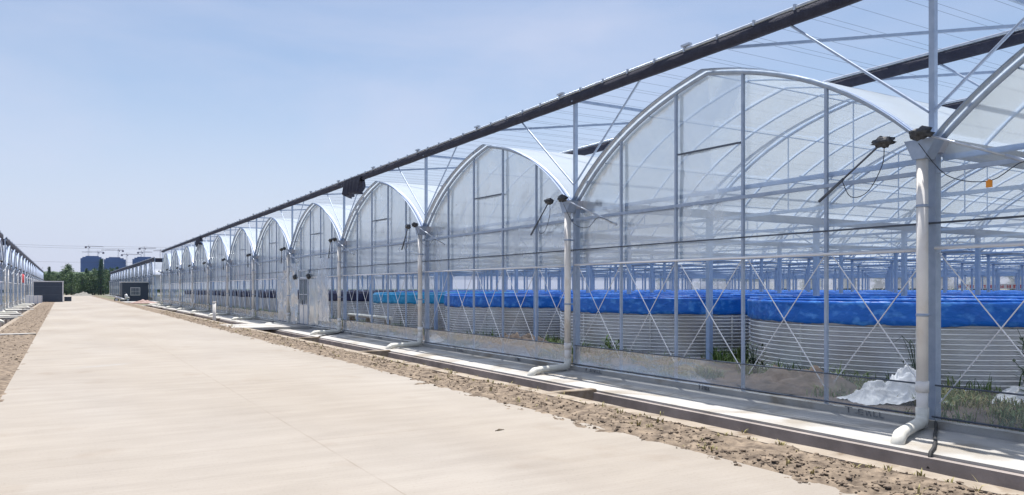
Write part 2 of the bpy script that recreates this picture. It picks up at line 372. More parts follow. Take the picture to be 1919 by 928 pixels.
# left hand channel and walkway
ch = MB(); ch.box(-3.05, -2.95, -6, 232, -0.7, -0.165); ch.box(-2.40, -2.30, -6, 232, -0.7, -0.165); ch.box(-2.95, -2.40, -6, 232, -0.72, -0.6)
structure('drainage_channel', ch, M['channel'])
lp = MB(); lp.box(-2.34, -2.10, -6, 232, -0.15, 0.0); structure('channel_lip', lp, M['lip'])
wk = MB(); wk.box(-4.3, -2.98, 26, 224, -0.155, -0.08); structure('walkway', wk, M['concrete'])

# ------------------------------------------------------------------ greenhouse
EAVE, APEX = 3.50, 5.46
def arch(t):
    """t in 0..1 across the span of 8 m -> (v, z) relative to gutter line, gothic arch"""
    s = 1 - abs(2*t - 1)                       # 0 at the eaves, 1 at the apex
    L = math.hypot(4, APEX-EAVE); nx, nz = -(APEX-EAVE)/L, 4/L
    sag = 0.365 * 4*s*(1-s) * (1.12 - 0.24*s)
    h = 4*s + nx*sag; z = EAVE + (APEX-EAVE)*s + nz*sag
    return (h if t <= 0.5 else 8-h, z)
ARC = [arch(i/28) for i in range(29)]
def arch_z(v):
    v = min(max(v, 0), 8)
    for a, b in zip(ARC, ARC[1:]):
        if a[0] <= v <= b[0]: return a[1] + (b[1]-a[1])*(v-a[0])/max(b[0]-a[0], 1e-6)
    return EAVE

def greenhouse(loc, sgn, n0, n1, depth, label, group, full, nclose=95, end_wall=True, flip_motors=False):
    root = empty('greenhouse', loc, label, 'greenhouse', group)
    lx, ly = loc[0], loc[1]
    def P(u, v, z): return (sgn*u, v, z)
    def near(u, v): return math.hypot(lx+sgn*u, ly+v)
    def many(name, items, m_, limit=nclose):
        """items: (distance, fn(mb)); nearest as parts of their own, the rest one mass"""
        items.sort(key=lambda q: q[0])
        items = [q[:2] for q in items]
        for d, fn in items[:limit]:
            mb = MB(); fn(mb); mb.build(name, m_, root)
        if len(items) > limit:
            mb = MB()
            for d, fn in items[limit:]: fn(mb)
            tag(mb.build(name, m_, root), kind='stuff')
    vs = [8*k for k in range(n0, n1+1)]
    us = [4*j for j in range(int(depth/4)+1)]
    # columns
    def vis(u, v):                              # leave out what no view along the road can reach
        return (not full) or (ly+v+14 > 0.47*(lx+u))
    cols = []
    for v in vs:
        for u in us:
            if not vis(u, v): continue
            w = (0.10, 0.12) if u == 0 else (0.12, 0.12)
            cols.append((near(u, v) - (60 if u == 0 else 0), lambda mb, u=u, v=v, w=w: mb.box(*(sorted((sgn*(u-w[1]/2+0.03), sgn*(u+w[1]/2+0.03)))), v-w[0]/2, v+w[0]/2, -0.12, EAVE-0.06), u == 0))
    many('column', [c for c in cols if c[2]], M['steel'])
    many('column', [c for c in cols if not c[2]], M['steel_in'], max(0, nclose-len(vs)) if full else nclose)
    # gutters, one each line
    for v in vs:
        mb = MB(); a = -0.06; b = depth
        pr = [(-0.19,0.10),(-0.10,-0.06),(0.10,-0.06),(0.19,0.10),(0.17,0.10),(0.09,-0.045),(-0.09,-0.045),(-0.17,0.10)]
        V = [P(u, v+p, EAVE+q) for u in (a, b) for p, q in pr]
        mb._add(V, [(i, (i+1)%8, (i+1)%8+8, i+8) for i in range(8)] + [(0,1,2,3,4,5,6,7), (15,14,13,12,11,10,9,8)])
        mb.build('gutter', M['gutter'], root)
    # roofs and gables
    du = 1.0 if full else 4.0
    nu = int(depth/du)
    hoops = []; ties = []; purl = []
    for bi, v in enumerate(vs[:-1]):
        mb = MB(); sub = 2 if full else 1
        na = 24 if full else 14
        def rf(a, b, v=v):
            u = -0.16 + (depth+0.16)*a; vv, z = arch(b)
            sag = 0.018*math.sin(math.pi*((u/du) % 1)) if full else 0
            return P(u, v+vv, z+0.035-sag)
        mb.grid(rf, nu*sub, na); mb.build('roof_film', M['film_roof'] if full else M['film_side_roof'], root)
        # gable arch (two ribs: arch tube and film lock strip)
        for u, rr in ((0.0, 0.040),):
            mb = MB(); mb.tube([P(u, v+a, z-0.01) for a, z in ARC], rr, 6); ar = mb.build('arch_rib', M['steel'], root)
            mb = MB(); mb.grid(lambda a, b, v=v: P(-0.17+0.10*a, v+arch(b)[0], arch(b)[1]+0.042), 1, 28); mb.build('film_lock_strip', M['lock'], ar)
        for k in range(1, int(depth/du)+1):
            u = k*du
            if not vis(u, v+8): continue
            heavy = (u % 4) < 0.01
            hoops.append((near(u, v+4), lambda mb, u=u, v=v, h=heavy: mb.tube([P(u, v+arch(i/16)[0], arch(i/16)[1]) for i in range(17)], 0.034 if h else 0.017, 4, False)))
        for u in us:
            if not vis(u, v+8): continue
            def tie(mb, u=u, v=v):
                uu = u + (0.10 if u == 0 else 0)
                mb.bar(P(uu, v+0.08, EAVE-0.12), P(uu, v+7.92, EAVE-0.12), 0.05, 0.07)
                if u > 0 and full:
                    for a in (2.4, 4.0, 5.6): mb.tube([P(uu, v+a, EAVE-0.1), P(uu, v+a, arch_z(a)-0.02)], 0.014, 4, False)
                    mb.tube([P(uu, v+0.1, EAVE-0.6), P(uu, v+1.0, EAVE-0.1)], 0.018, 4, False)
                    mb.tube([P(uu, v+7.9, EAVE-0.6), P(uu, v+7.0, EAVE-0.1)], 0.018, 4, False)
            ties.append((near(u, v+4), tie))
        if full:
            for a in (1.0, 2.4, 4.0, 5.6, 7.0):
                purl.append((near(0, v+a), lambda mb, a=a, v=v: mb.tube([P(0.05, v+a, arch_z(a)-0.03), P(depth, v+a, arch_z(a)-0.03)], 0.013, 4, False)))
            for a, zz in ((2.2, 3.44), (5.8, 3.44)):
                purl.append((near(0, v+a), lambda mb, a=a, v=v, zz=zz: mb.tube([P(0.15, v+a, zz), P(depth, v+a, zz)], 0.011, 4, False)))
        # gable film, wrinkled sheet from the roll bar up to the arch
        door = full and bi == 4 + (-n0 - 1) + 0 and False
        mb = MB(); zb = 2.20; sd = v*0.37
        def gf(a, b, v=v, sd=sd):
            vv = 0.07 + 7.86*a; zt = arch_z(vv)-0.01; z = zb + (zt-zb)*b
            w = 0.010*math.sin(vv*math.pi/1.6)**2*math.sin(b*9+sd) + 0.012*mnoise.noise(Vector((vv*1.3+sd, z*0.9, 1)))
            return P(0.062 + w, v+vv, z)
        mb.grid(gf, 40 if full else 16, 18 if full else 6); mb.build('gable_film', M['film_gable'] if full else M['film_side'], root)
        mb = MB()
        def sf(a, b, v=v, sd=sd):
            vv = 0.07 + 7.86*a; z = 0.00 + 0.447*b
            return P(-0.055 + 0.018*mnoise.noise(Vector((vv*1.7+sd, z*4, 1)))*(1-b) - 0.065*(1-b)**3, v+vv, z)
        mb.grid(sf, 50 if full else 12, 8 if full else 2); sk = mb.build('skirt_film', M['film_skirt'], root)
        mb = MB(); mb.tube([P(-0.075, v+0.07, 0.45), P(-0.075, v+7.93, 0.45)], 0.012, 5); mb.build('skirt_wire', M['steel_dark'], sk)
        mb = MB(); mb.tube([P(-0.145, v+0.07, 0.055), P(-0.145, v+7.93, 0.055)], 0.013, 5); mb.build('skirt_wire', M['steel_dark'], sk)
        # rails along the facade
        mb = MB(); mb.bar(P(-0.03, v+0.07, 3.20), P(-0.03, v+7.93, 3.20), 0.05, 0.055); mb.build('facade_rail', M['steel'], root)
        mb = MB(); mb.tube([P(-0.10, v+0.0, 2.53), P(-0.10, v+8.0, 2.53)], 0.014, 5); mb.build('drive_rod', M['steel_dark'], root)
        mb = MB(); mb.tube([P(-0.08, v+0.07, 2.19), P(-0.08, v+7.93, 2.21)], 0.022, 6); mb.build('film_roll', M['rope'], root)
        for k in range(1, 5):
            a = 1.6*k
            mb = MB(); top = arch_z(a)
            mb.bar(P(-0.005, v+a, -0.10), P(-0.005, v+a, top), 0.046, 0.046); mb.build('mullion', M['steel'], root)
        if full or True:
            mb = MB(); mb.bar(P(-0.005, v+3.25, 4.12), P(-0.005, v+4.75, 4.14), 0.03, 0.03); mb.build('gable_rod', M['steel_dark'], root)
    many('roof_hoop', hoops, M['steel_in'] if full else M['steel'], nclose if full else 20)
    many('tie_beam', ties, M['steel_in'] if full else M['steel'], nclose if full else 20)
    if purl: many('purlin', purl, M['steel_in'], nclose)
    # crossed white cords in each panel
    ropes = []
    for v in vs[:-1]:
        for k in range(5):
            a, b = v+1.6*k+0.06, v+1.6*(k+1)-0.06
            if full and 27.9 < a < 30.6: continue
            j1, j2 = random.uniform(-0.12,0.12), random.uniform(-0.12,0.12)
            def rope(mb, a=a, b=b, j1=j1, j2=j2):
                mb.tube([P(0.03, a, 2.17), P(0.035, b+j1*0.3, 0.20+abs(j1))], 0.008, 4, False)
                mb.tube([P(0.045, b, 2.17+j2*0.3), P(0.03, a, 0.22+abs(j2))], 0.008, 4, False)
            ropes.append((near(0, a), rope))
    many('crossed_cord', ropes, M['rope'], 65 if full else 15)
    # shade structure
    ZS = 5.92
    posts = []; braces = []; xbeams = []; wires = []
    for v in vs:
        for u in us:
            if not vis(u, v): continue
            posts.append((near(u, v) - (60 if u == 0 else 0), lambda mb, u=u, v=v: mb.bar(P(u, v, EAVE-0.05), P(u, v, ZS+0.04), 0.075, 0.075)))
            if u == 0 or full:
                for s_ in (-1, 1):
                    if not (vs[0] <= v+2.4*s_ <= vs[-1]): continue
                    braces.append((near(u, v) - (60 if u == 0 else 0), lambda mb, u=u, v=v, s_=s_: mb.tube([P(u-0.03, v+0.03*s_, 3.98), P(u-0.03, v+2.4*s_, ZS-0.02)], 0.022, 5, False)))
                if full and v < vs[-1]:
                    braces.append((near(u, v), lambda mb, u=u, v=v: mb.bar(P(u, v+4.0, ZS-0.05), P(u+4, v, ZS-0.05), 0.04, 0.05)))
        xbeams.append((near(0, v), lambda mb, v=v: mb.bar(P(-0.1, v, ZS-0.10), P(depth, v, ZS-0.10), 0.05, 0.06)))
    many('shade_post', posts, M['steel'], nclose if full else n1-n0+1)
    many('shade_brace', braces, M['steel'], nclose if full else 2*(n1-n0))
    many('shade_beam', xbeams, M['steel'])
    if full:
        y = vs[0]+0.3; k = 0
        while y < vs[-1]:
            wires.append((near(0, y) if y+ly > 4 else 500, lambda mb, y=y: mb.tube([P(0, y, ZS-0.02), P(depth, y, ZS-0.02)], 0.0028, 3, False)))
            y += (0.16, 0.55, 0.50)[k % 3]; k += 1
        many('shade_wire', wires, M['steel_dark'])
    sv0, sv1 = vs[0], vs[-1]
    for j, u in enumerate(us if full else us[:3]):
        mb = MB(); nseg = int((sv1-sv0)/(0.4 if j < 2 and full else 2))
        def nf(a, b, u=u, j=j):
            v = sv0 + (sv1-sv0)*a
            t = b*2*math.pi; wz = 0.010*mnoise.noise(Vector((v*0.9, j*3, 0))) 
            x = 0.055*math.cos(t)*(1+0.2*mnoise.noise(Vector((v*2, t, j))))
            z = 0.115*math.sin(t)
            z = max(min(z*1.4, 0.105), -0.105) + (wz if z < 0 else 0)
            if not full and z < 0: z = z*4.2 + 0.06*mnoise.noise(Vector((v*0.8, 3, 0)))
            return P(u+x-0.05, v, ZS-0.075+z)
        mb.grid(nf, nseg, 10, True); nt = mb.build('shade_net_bundle', M['net'], root)
        mb = MB(); mb.tube([P(u-0.06, sv0-0.1, ZS+0.065), P(u-0.06, sv1+0.1, ZS+0.065)], 0.034, 6); mb.build('net_rail', M['steel_light'], nt)
        if j == 0:
            y = sv0+0.5; clips = []
            while y < sv1:
                def clip(mb, y=y):
                    mb.box(*sorted((sgn*(u-0.105), sgn*(u-0.015))), y-0.018, y+0.018, ZS+0.02, ZS+0.11)
                    if int(y*1.25) % 5 == 0: mb.box(*sorted((sgn*(u-0.13), sgn*(u-0.05))), y-0.16, y+0.05, ZS+0.111, ZS+0.15)
                clips.append((near(u, y), clip)); y += 0.8
            clips.sort(key=lambda q: q[0]); lim = 95 if full else 0
            for d_, fn in clips[:lim]:
                mb = MB(); fn(mb); mb.build('rail_clip', M['steel_light'], nt)
            if clips[lim:]:
                mb = MB(); [fn(mb) for d_, fn in clips[lim:]]; tag(mb.build('rail_clip', M['steel_light'], nt), kind='stuff')
    # downpipes, end boxes, roll motors
    for v in vs:
        mb = MB()
        pu = -0.19
        mb.tube([P(pu, v+0.03, EAVE-0.12), P(pu, v+0.03, 0.42)], 0.070, 16); mb.tube([P(pu, v+0.03, 0.42), P(pu, v+0.03, 0.06)], 0.069, 16)
        dp = mb.build('downpipe', M['pvc'], root)
        mb = MB(); mb.tube([P(pu, v+0.03, 0.50), P(pu, v+0.03, 0.36)], 0.079, 16); mb.build('pipe_coupling', M['pvc'], dp)
        for zc in (1.35, 2.75):
            mb = MB(); mb.tube([P(pu, v+0.03, zc-0.018), P(pu, v+0.03, zc+0.018)], 0.075, 16); mb.box(*sorted((sgn*(pu+0.05), sgn*-0.05)), v+0.015, v+0.045, zc-0.015, zc+0.015); mb.build('pipe_clip', M['steel'], dp)
        mb = MB(); mb.tube([P(pu, v+0.03, 0.16), P(pu, v+0.03, 0.06), P(pu-0.03, v+0.02, 0.00), P(pu-0.10, v-0.01, -0.02), P(pu-0.4, v-0.12, -0.012), P(pu-0.95, v-0.32, -0.005),
                            P(pu-1.12, v-0.38, -0.02), P(pu-1.22, v-0.42, -0.07), P(pu-1.26, v-0.43, -0.20)], [0.080,0.080,0.080,0.078,0.070,0.068,0.077,0.077,0.072], 14)
        mb.build('pipe_outlet', M['pvc_end'], dp)
        mb = MB(); b0, b1 = sorted((sgn*-0.28, sgn*-0.06))
        vv = [(b0,v-0.20,EAVE+0.10),(b1,v-0.20,EAVE+0.10),(b1,v+0.22,EAVE+0.10),(b0,v+0.22,EAVE+0.10),(b0,v-0.05,EAVE-0.15),(b1,v-0.05,EAVE-0.15),(b1,v+0.11,EAVE-0.15),(b0,v+0.11,EAVE-0.15)]
        mb._add(vv, [(0,1,2,3),(7,6,5,4),(0,4,5,1),(1,5,6,2),(2,6,7,3),(3,7,4,0)]); mb.build('gutter_end_box', M['steel'], root)
        for s_, off in ((1, 0.42), (-1, -0.10)):
            if not (vs[0] <= v+1.6*s_ <= vs[-1]): continue
            c = Vector(P(-0.42, v+off, EAVE+0.12 + (0.02 if s_ < 0 else 0)))
            mb = MB(); mb.blob(c, (0.078, 0.14, 0.068), v+s_, 0.35, 14, 9, 2.6); mo = mb.build('roll_motor', M['motor'], root)
            e = Vector(P(-0.14, v+1.62*s_, 2.97))
            mb = MB(); mb.tube([c, c.lerp(e, 0.62)], 0.015, 6); mb.tube([c.lerp(e, 0.6), e], 0.023, 6); mb.build('telescopic_arm', M['steel_dark'] if s_ > 0 else M['steel_light'], mo)
            if full and (v < 24 or s_ > 0):
                mb = MB(); pts = []
                if s_ > 0: ctrl = [c+Vector((0.02,0,-0.05)), c+Vector((0.05,0.05,-0.30)), c+Vector((0.08,0.28,-0.62)), c+Vector((0.1,0.55,-0.66)), c.lerp(e, 0.62)]
                else:      ctrl = [c+Vector((0.1,0.1,-0.1)), c+Vector((0.12,-0.25,-0.55)), c+Vector((0.12,-0.75,-0.68)), c+Vector((0.12,-1.15,-0.50)), c.lerp(e, 0.97)]
                for i in range(len(ctrl)-1):
                    p0, p1, p2, p3 = ctrl[max(i-1,0)], ctrl[i], ctrl[i+1], ctrl[min(i+2,len(ctrl)-1)]
                    for q in range(5):
                        t = q/5; pts.append(0.5*((2*p1)+(p2-p0)*t+(2*p0-5*p1+4*p2-p3)*t*t+(3*p1-p0-3*p2+p3)*t**3))
                pts.append(ctrl[-1]); mb.tube(pts, 0.006, 5, False); cb = mb.build('motor_cable', M['cable'], mo)
                if s_ < 0 and v == 0:
                    q = ctrl[2]; mb = MB(); mb.box(q.x-0.006, q.x+0.006, q.y-0.035, q.y+0.035, q.z-0.075, q.z+0.005); mb.box(q.x-0.010, q.x+0.010, q.y-0.012, q.y+0.012, q.z-0.02, q.z+0.02)
                    tag(mb.build('cable_tag', M['orange'], cb), 'small orange tag clipped to the sagging cable')
    # back and end walls of milky film
    mb = MB()
    mb.grid(lambda a, b: P(depth, sv0+(sv1-sv0)*a, 1.7+1.8*b), 24, 2); mb.grid(lambda a, b: P(depth, sv0+(sv1-sv0)*a, -0.1+1.1*b), 24, 2); mb.build('back_wall_film', M['film_wall'], root)
    if end_wall:
        for v in ((vs[-1],) if full else (vs[0], vs[-1])):
            mb = MB(); mb.grid(lambda a, b: P(depth*a, v+0.01, 1.6+1.9*b), 30, 2); mb.grid(lambda a, b: P(depth*a, v+0.01, -0.1+0.7*b), 30, 2); mb.build('end_wall_film', M['film_wall'], root)
            if not full:
                mb = MB(); mb.quad(P(0.05,v-0.03,EAVE+0.1), P(depth,v-0.03,EAVE+0.1), P(depth,v-0.03,ZS-0.62), P(0.05,v-0.03,ZS-0.62)); mb.build('end_upper_film', M['film_wall'], root)
                mb = MB(); mb.box(*sorted((0.05*sgn, depth*sgn)), v-0.06, v-0.02, ZS-0.60, ZS-0.05); mb.build('end_net', M['net'], root)
            mb = MB()
            for u in range(2, int(depth), 2): mb.bar(P(u, v, -0.1), P(u, v, EAVE), 0.06)
            mb.bar(P(0, v, 1.6), P(depth, v, 1.6), 0.05)
            mb.build('end_wall_posts', M['steel'], root)
    return root, P

GA, PA = greenhouse((FX, Y0, 0), 1, -1, NB, 100, 'long clear film greenhouse with arched gables on the right, full of round tanks', None, True)

# doorway in the fifth bay: frame, panels, hanging film
def A(u, v): return (u, v-Y0)
dv = 34.62-Y0
d = MB()
for y in (0.0, 1.42): d.box(-0.12, -0.04, dv+y-0.03, dv+y+0.03, -0.1, 2.5)
d.box(-0.12, -0.04, dv-0.03, dv+1.45, 2.12, 2.19); d.box(-0.12, -0.04, dv-0.03, dv+1.45, 2.50, 2.56)
df = d.build('door', M['steel_light'], GA)
d = MB(); d.box(-0.10, -0.07, dv+0.03, dv+1.39, 0.0, 0.95); d.build('kick_panel', M['pvc'], df)
d = MB(); d.box(-0.10, -0.08, dv+0.03, dv+1.39, 0.95, 2.12); d.build('glazing', M['glass'], df)
d = MB(); d.box(-0.13, -0.10, dv+0.66, dv+0.70, 0.0, 2.12); d.box(-0.13, -0.10, dv+0.03, dv+1.39, 0.93, 0.98); d.box(-0.13, -0.10, dv+0.03, dv+1.39, 1.40, 1.44); d.build('door_rail', M['steel_light'], df)
d = MB(); d.box(-0.17, -0.13, dv+0.74, dv+0.77, 0.95, 1.15); d.build('handle', M['steel_dark'], df)
def crinkle(name, va, vb, za, zb, off=-0.12, amp=0.05, m_='film_crinkled'):
    mb = MB(); mb.grid(lambda a, b: PA(off + amp*mnoise.noise(Vector((a*(vb-va)*4.5, b*(zb-za)*1.6, va))), va+(vb-va)*a-Y0, za+(zb-za)*b), 24, 30)
    return mb.build(name, M[m_], GA)
crinkle('door_side_film', 31.40, 32.98, 0.30, 3.0)
crinkle('door_side_film', 33.02, 34.5, 0.0, 2.4, -0.10, 0.03, 'film_gable')
crinkle('hanging_film', 36.15, 37.55, -0.05, 2.9, -0.16, 0.09)
crinkle('hanging_film', 37.95, 40.3, 0.0, 2.6, -0.10, 0.07)
for y in (34.2, 36.5):
    mb = MB(); mb.blob(PA(-0.2, y-Y0, 2.24), (0.10,0.16,0.12), y, 0.2, 10, 7); mo = mb.build('door_motor', M['motor'], GA)
    mb = MB(); mb.tube([PA(-0.18, y-Y0, 2.3), PA(-0.12, y-Y0, 2.55)], 0.015, 5); mb.build('motor_bracket', M['steel_dark'], mo)
# hanging lumps of shade net under the rail
for v, s, lab in ((27.5, 1.0, 'large'), (66.0, 1.1, 'far')):
    mb = MB()
    def hf(a, b, v=v, s=s):                      # a loose length of net hanging like a short curtain
        y = v - Y0 + 2.05*s*a - 0.15; front = b < 0.5; k = (b*2 if front else 2-b*2)
        drop = (0.70 + 0.10*math.sin(a*5+v) + 0.05*mnoise.noise(Vector((a*9, v, 0))))*s*min(1, 6*a+0.3)*(1-0.35*max(0, a-0.85)/0.15)
        fold = 0.05*math.sin(a*31+2*mnoise.noise(Vector((a*4, v, 1))))*k
        x = -0.07 + (-0.06 if front else 0.05) + fold - 0.06*k*(1 if front else -1)
        return PA(x, y + 0.10*k*mnoise.noise(Vector((a*6, k*2, v))), 5.93 - drop*k)
    mb.grid(hf, 60, 20); mb.build('drooping_net', M['net'], GA)
# smudged print along the foot of the skirt film
for k in range(0, 6):
    for y, s in ((6.35+6.3*k, 1.0), (9.6+6.3*k, 0.45)):
        mb = MB(); random.seed(k)
        def st(a, za, b, zb, w=0.012): mb.bar(PA(-0.106, y-Y0+0.62*s-a*s, -0.075+za*0.75), PA(-0.106, y-Y0+0.62*s-b*s, -0.075+zb*0.75), 0.006, w*0.8)
        st(0.0,0.11,0.12,0.11,0.02); st(0.06,0.0,0.06,0.11,0.02)
        st(0.16,0.02,0.20,0.02); st(0.22,0.02,0.22,0.10,0.018); st(0.22,0.10,0.29,0.10,0.02); st(0.22,0.05,0.29,0.05,0.018); st(0.22,0.01,0.29,0.01)
        st(0.33,0.10,0.35,0.0,0.02); st(0.35,0.0,0.38,0.09,0.018); st(0.38,0.09,0.41,0.0,0.018)
        st(0.45,0.10,0.45,0.0,0.02); st(0.45,0.01,0.51,0.01,0.02); st(0.54,0.10,0.54,0.0,0.02); st(0.54,0.01,0.60,0.01,0.02)
        mb.build('printed_mark', M['ink'], GA)

# ------------------------------------------------------------------ the other greenhouses
G_L = 'greenhouses along the left side of the road'
greenhouse((-4.15, 33, 0), -1, 0, 5, 24, 'nearer film greenhouse at the left edge of the photo', G_L, False)
greenhouse((-4.15, 77, 0), -1, 0, 18, 24, 'long row of film greenhouse bays receding on the left behind the dark hut', G_L, False)
greenhouse((10.9, 115, 0), 1, 0, 14, 44, 'farther greenhouse on the right behind the grey hut with a window', None, False)

# ------------------------------------------------------------------ tanks
def make_tank(R0, tmat, seed):
    root = bpy.data.objects.new('fish_tank', None); col.objects.link(root)
    mb = MB(); prof = []; nw = 13; hz = 1.13
    for i in range(nw*6+1):
        z = -0.12 + hz*i/(nw*6)*1.02
        prof.append((R0 + 0.042*math.sin(2*math.pi*i/6), z))
    mb.lathe(prof, 96); wall = mb.build('tank_wall', M['corrugated'], root)
    for a in range(10):
        an = a*2*math.pi/10 + 0.3
        mb = MB(); mb.bar(((R0+0.018)*math.cos(an), (R0+0.018)*math.sin(an), -0.1), ((R0+0.018)*math.cos(an), (R0+0.018)*math.sin(an), 1.0), 0.012, 0.03)
        mb.build('wall_seam', M['corrugated'], wall)
    mb = MB()
    pr = [(R0+0.022, 1.02), (R0+0.05, 1.05), (R0+0.045, 1.13), (R0+0.05, 1.22), (R0+0.05, 1.31), (R0+0.055, 1.38), (R0+0.06, 1.42), (R0+0.035, 1.45), (R0-0.02, 1.455), (R0-0.06, 1.42), (R0-0.07, 1.35), (R0-0.06, 1.2), (R0-0.05, 1.0)]
    def wob(r, z, a, j):
        k = mnoise.noise(Vector((math.cos(a)*9, math.sin(a)*9, z*2+seed)))
        k2 = mnoise.noise(Vector((math.cos(a)*28, math.sin(a)*28, z*3+seed)))
        if j <= 1: z += 0.030*k + 0.018*k2
        amp = 1.0 if 1 <= j <= 6 else 0.4
        k3 = abs(mnoise.noise(Vector((math.cos(a)*40+z*14, math.sin(a)*40-z*9, seed))))
        return r + amp*(0.030*k + 0.020*k2 + 0.030*(0.3-k3)), z + (0.015*k if 6 <= j <= 9 else 0)
    mb.lathe(pr, 260, True, wob); tp = mb.build('tank_liner', tmat, root)
    mb = MB(); mb.tube([((R0-0.0)*math.cos(a*math.pi/36), (R0-0.0)*math.sin(a*math.pi/36), 1.475) for a in range(73)], 0.022, 6, False); mb.build('rim_tube', tmat, tp)
    mb = MB(); mb._add([((R0-0.05)*math.cos(a*math.pi/36), (R0-0.05)*math.sin(a*math.pi/36), 1.22) for a in range(72)], [tuple(range(72))]); mb.build('tank_water', M['water'], root)
    return root
protos = {k: make_tank(3.4, M[m_], s) for k, m_, s in (('b', 'tarp_blue', 1.0), ('c', 'tarp_cyan', 4.0), ('n', 'tarp_navy', 8.0))}
used = set()
def tank(kind, x, y, label, rz, group='round tanks under the greenhouse roof'):
    o = protos[kind] if kind not in used else copy_tree(protos[kind]); used.add(kind)
    o.location = (x, y, 0); o.rotation_euler.z = rz
    return tag(o, label, 'tank', group)
random.seed(9)
front = [('b', 16.0, 9.9, 'corrugated steel tank with royal blue liner beside the white plastic heap, nearest at right'),
         ('b', 16.0, 17.5, 'royal blue lined corrugated tank between the nearest tank and the third one'),
         ('b', 16.0, 25.6, 'third royal blue lined tank in the front row, next to the sky blue one'),
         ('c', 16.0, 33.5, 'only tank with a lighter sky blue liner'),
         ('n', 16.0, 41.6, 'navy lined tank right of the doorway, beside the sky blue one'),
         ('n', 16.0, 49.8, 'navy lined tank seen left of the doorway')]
for k, x, y, lab in front: tank(k, x, y, lab, random.uniform(0, 6))
for j in range(0, 12):
    X = 16 + 7.7*j
    for i in range(0, 12):
        Y = 9.8 + 8*i
        if j == 0 and i < 6: continue
        if Y + 8 < 0.481*(X-4): continue
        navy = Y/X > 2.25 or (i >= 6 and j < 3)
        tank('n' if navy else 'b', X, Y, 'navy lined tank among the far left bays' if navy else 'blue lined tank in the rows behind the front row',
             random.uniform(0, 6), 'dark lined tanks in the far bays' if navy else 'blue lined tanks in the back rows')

# ------------------------------------------------------------------ things inside, by the facade
def plastic_heap(cx, cy, rx, ry, h, seed, rz):
    mb = MB()
    def hf(u, v):
        x, y = 2*u-1, 2*v-1
        ed = 1 + 0.18*mnoise.noise(Vector((x*1.5+seed, y*1.5, 7)))
        x *= ed; y *= ed; r = math.hypot(x, y)
        f = math.exp(-(r/0.62)**2.4)
        lump = 0.75*math.exp(-((x-0.25)/0.42)**2-(y/0.8)**2) + 0.42*math.exp(-((x+0.5)/0.35)**2-(y/0.7)**2)
        w = Vector((x*2.0+seed, y*2.0, 0)); warp = mnoise.noise(w)*0.9
        ridge = 1-abs(mnoise.noise(Vector((x*2.6+warp, y*2.2-warp+seed, 2))))*2.4
        fine = 1-abs(mnoise.noise(Vector((x*6.5+warp*2, y*5+seed, 5))))*2.4
        z = h*(lump*(0.9+0.25*ridge) + 0.10*f*fine*0.6 + 0.06*ridge*f) + 0.012*fine
        return (x*rx*1.15, y*ry*1.15, max(z, 0.0)+0.01)
    mb.grid(hf, 90, 60); o = mb.build('plastic_sheet', M['plastic'], None, (cx, cy, -0.08), rz); return o
tag(plastic_heap(11.14, 7.17, 0.66, 0.42, 0.60, 3.3, R(-32)), 'crumpled heap of white plastic sheet behind the skirt film beside the nearest downpipe', 'plastic sheet')
tag(plastic_heap(12.7, 6.1, 0.40, 0.35, 0.34, 8.1, 0.4), 'small crumpled white plastic scrap in the grass at the right edge', 'plastic sheet')
tag(plastic_heap(10.5, 22.9, 0.35, 0.3, 0.28, 5.1, 0.4), 'small white plastic scrap behind the skirt by the third downpipe', 'plastic sheet')

def blades(mb, x, y, z, h, n, spread, lean=0.35):
    for i in range(n):
        a = random.uniform(0, 6.28); r = random.random()*spread
        bx, by = x+r*math.cos(a), y+r*math.sin(a); hh = h*random.uniform(0.5, 1.1); w = random.uniform(0.004, 0.010)*(1+h)
        da = random.uniform(0, 6.28); l = hh*random.uniform(0.1, lean*2)
        px, py = -math.sin(da)*w, math.cos(da)*w
        m1 = (bx+math.cos(da)*l*0.35, by+math.sin(da)*l*0.35, z+hh*0.62); t = (bx+math.cos(da)*l, by+math.sin(da)*l, z+hh*random.uniform(0.75,1))
        mb._add([(bx-px,by-py,z),(bx+px,by+py,z),(m1[0]+px*0.8,m1[1]+py*0.8,m1[2]),(m1[0]-px*0.8,m1[1]-py*0.8,m1[2]),t], [(0,1,2,3),(3,2,4)])
random.seed(21)
gm, gd = MB(), MB()
for i in range(1500):
    y = 3.5 + 42*random.random()**1.6; x = random.uniform(10.1, 12.9)
    dens = mnoise.noise(Vector((x*0.7, y*0.45, 9)))
    near_right = y < 7.6 and x > 10.9
    if dens < 0.0 and not near_right: continue
    blades(gm, x, y, z_in(x, y)-0.02, random.uniform(0.12, 0.30)*(0.8 if near_right else 1), 14, 0.16, 0.6)
    if near_right or random.random() < 0.25: blades(gd, x-0.05, y, z_in(x, y)-0.02, random.uniform(0.08, 0.24), 12, 0.20, 0.8)
for i in range(1300):                              # skirts of weed at the feet of the front tanks
    c = random.choice([9.9, 17.5, 25.6, 33.5, 41.6, 49.8]); a = random.uniform(R(120), R(280)); rr = 3.55+random.random()*0.5
    if mnoise.noise(Vector((a*2.2, c, 0))) < random.uniform(-0.15, 0.25): continue
    blades(gm, 16+rr*math.cos(a), c+rr*math.sin(a), -0.12, random.uniform(0.12, 0.50), 10, 0.20, 0.55)
for y0, y1, nn in ((39, 62, 420), (62, 95, 200)):
    for i in range(nn): blades(gm, random.uniform(10.2, 12.4), random.uniform(y0, y1), -0.12, random.uniform(0.2, 0.6), 8, 0.25)
tag(gm.build('grass', M['grass']), 'green grass and weeds growing behind the skirt film', None, None, 'stuff')
tag(gd.build('dry_grass', M['grass_dry']), 'straw coloured dry grass behind the skirt film', None, None, 'stuff')
vg = MB(); random.seed(33)                        # sparse sprouts along the channel
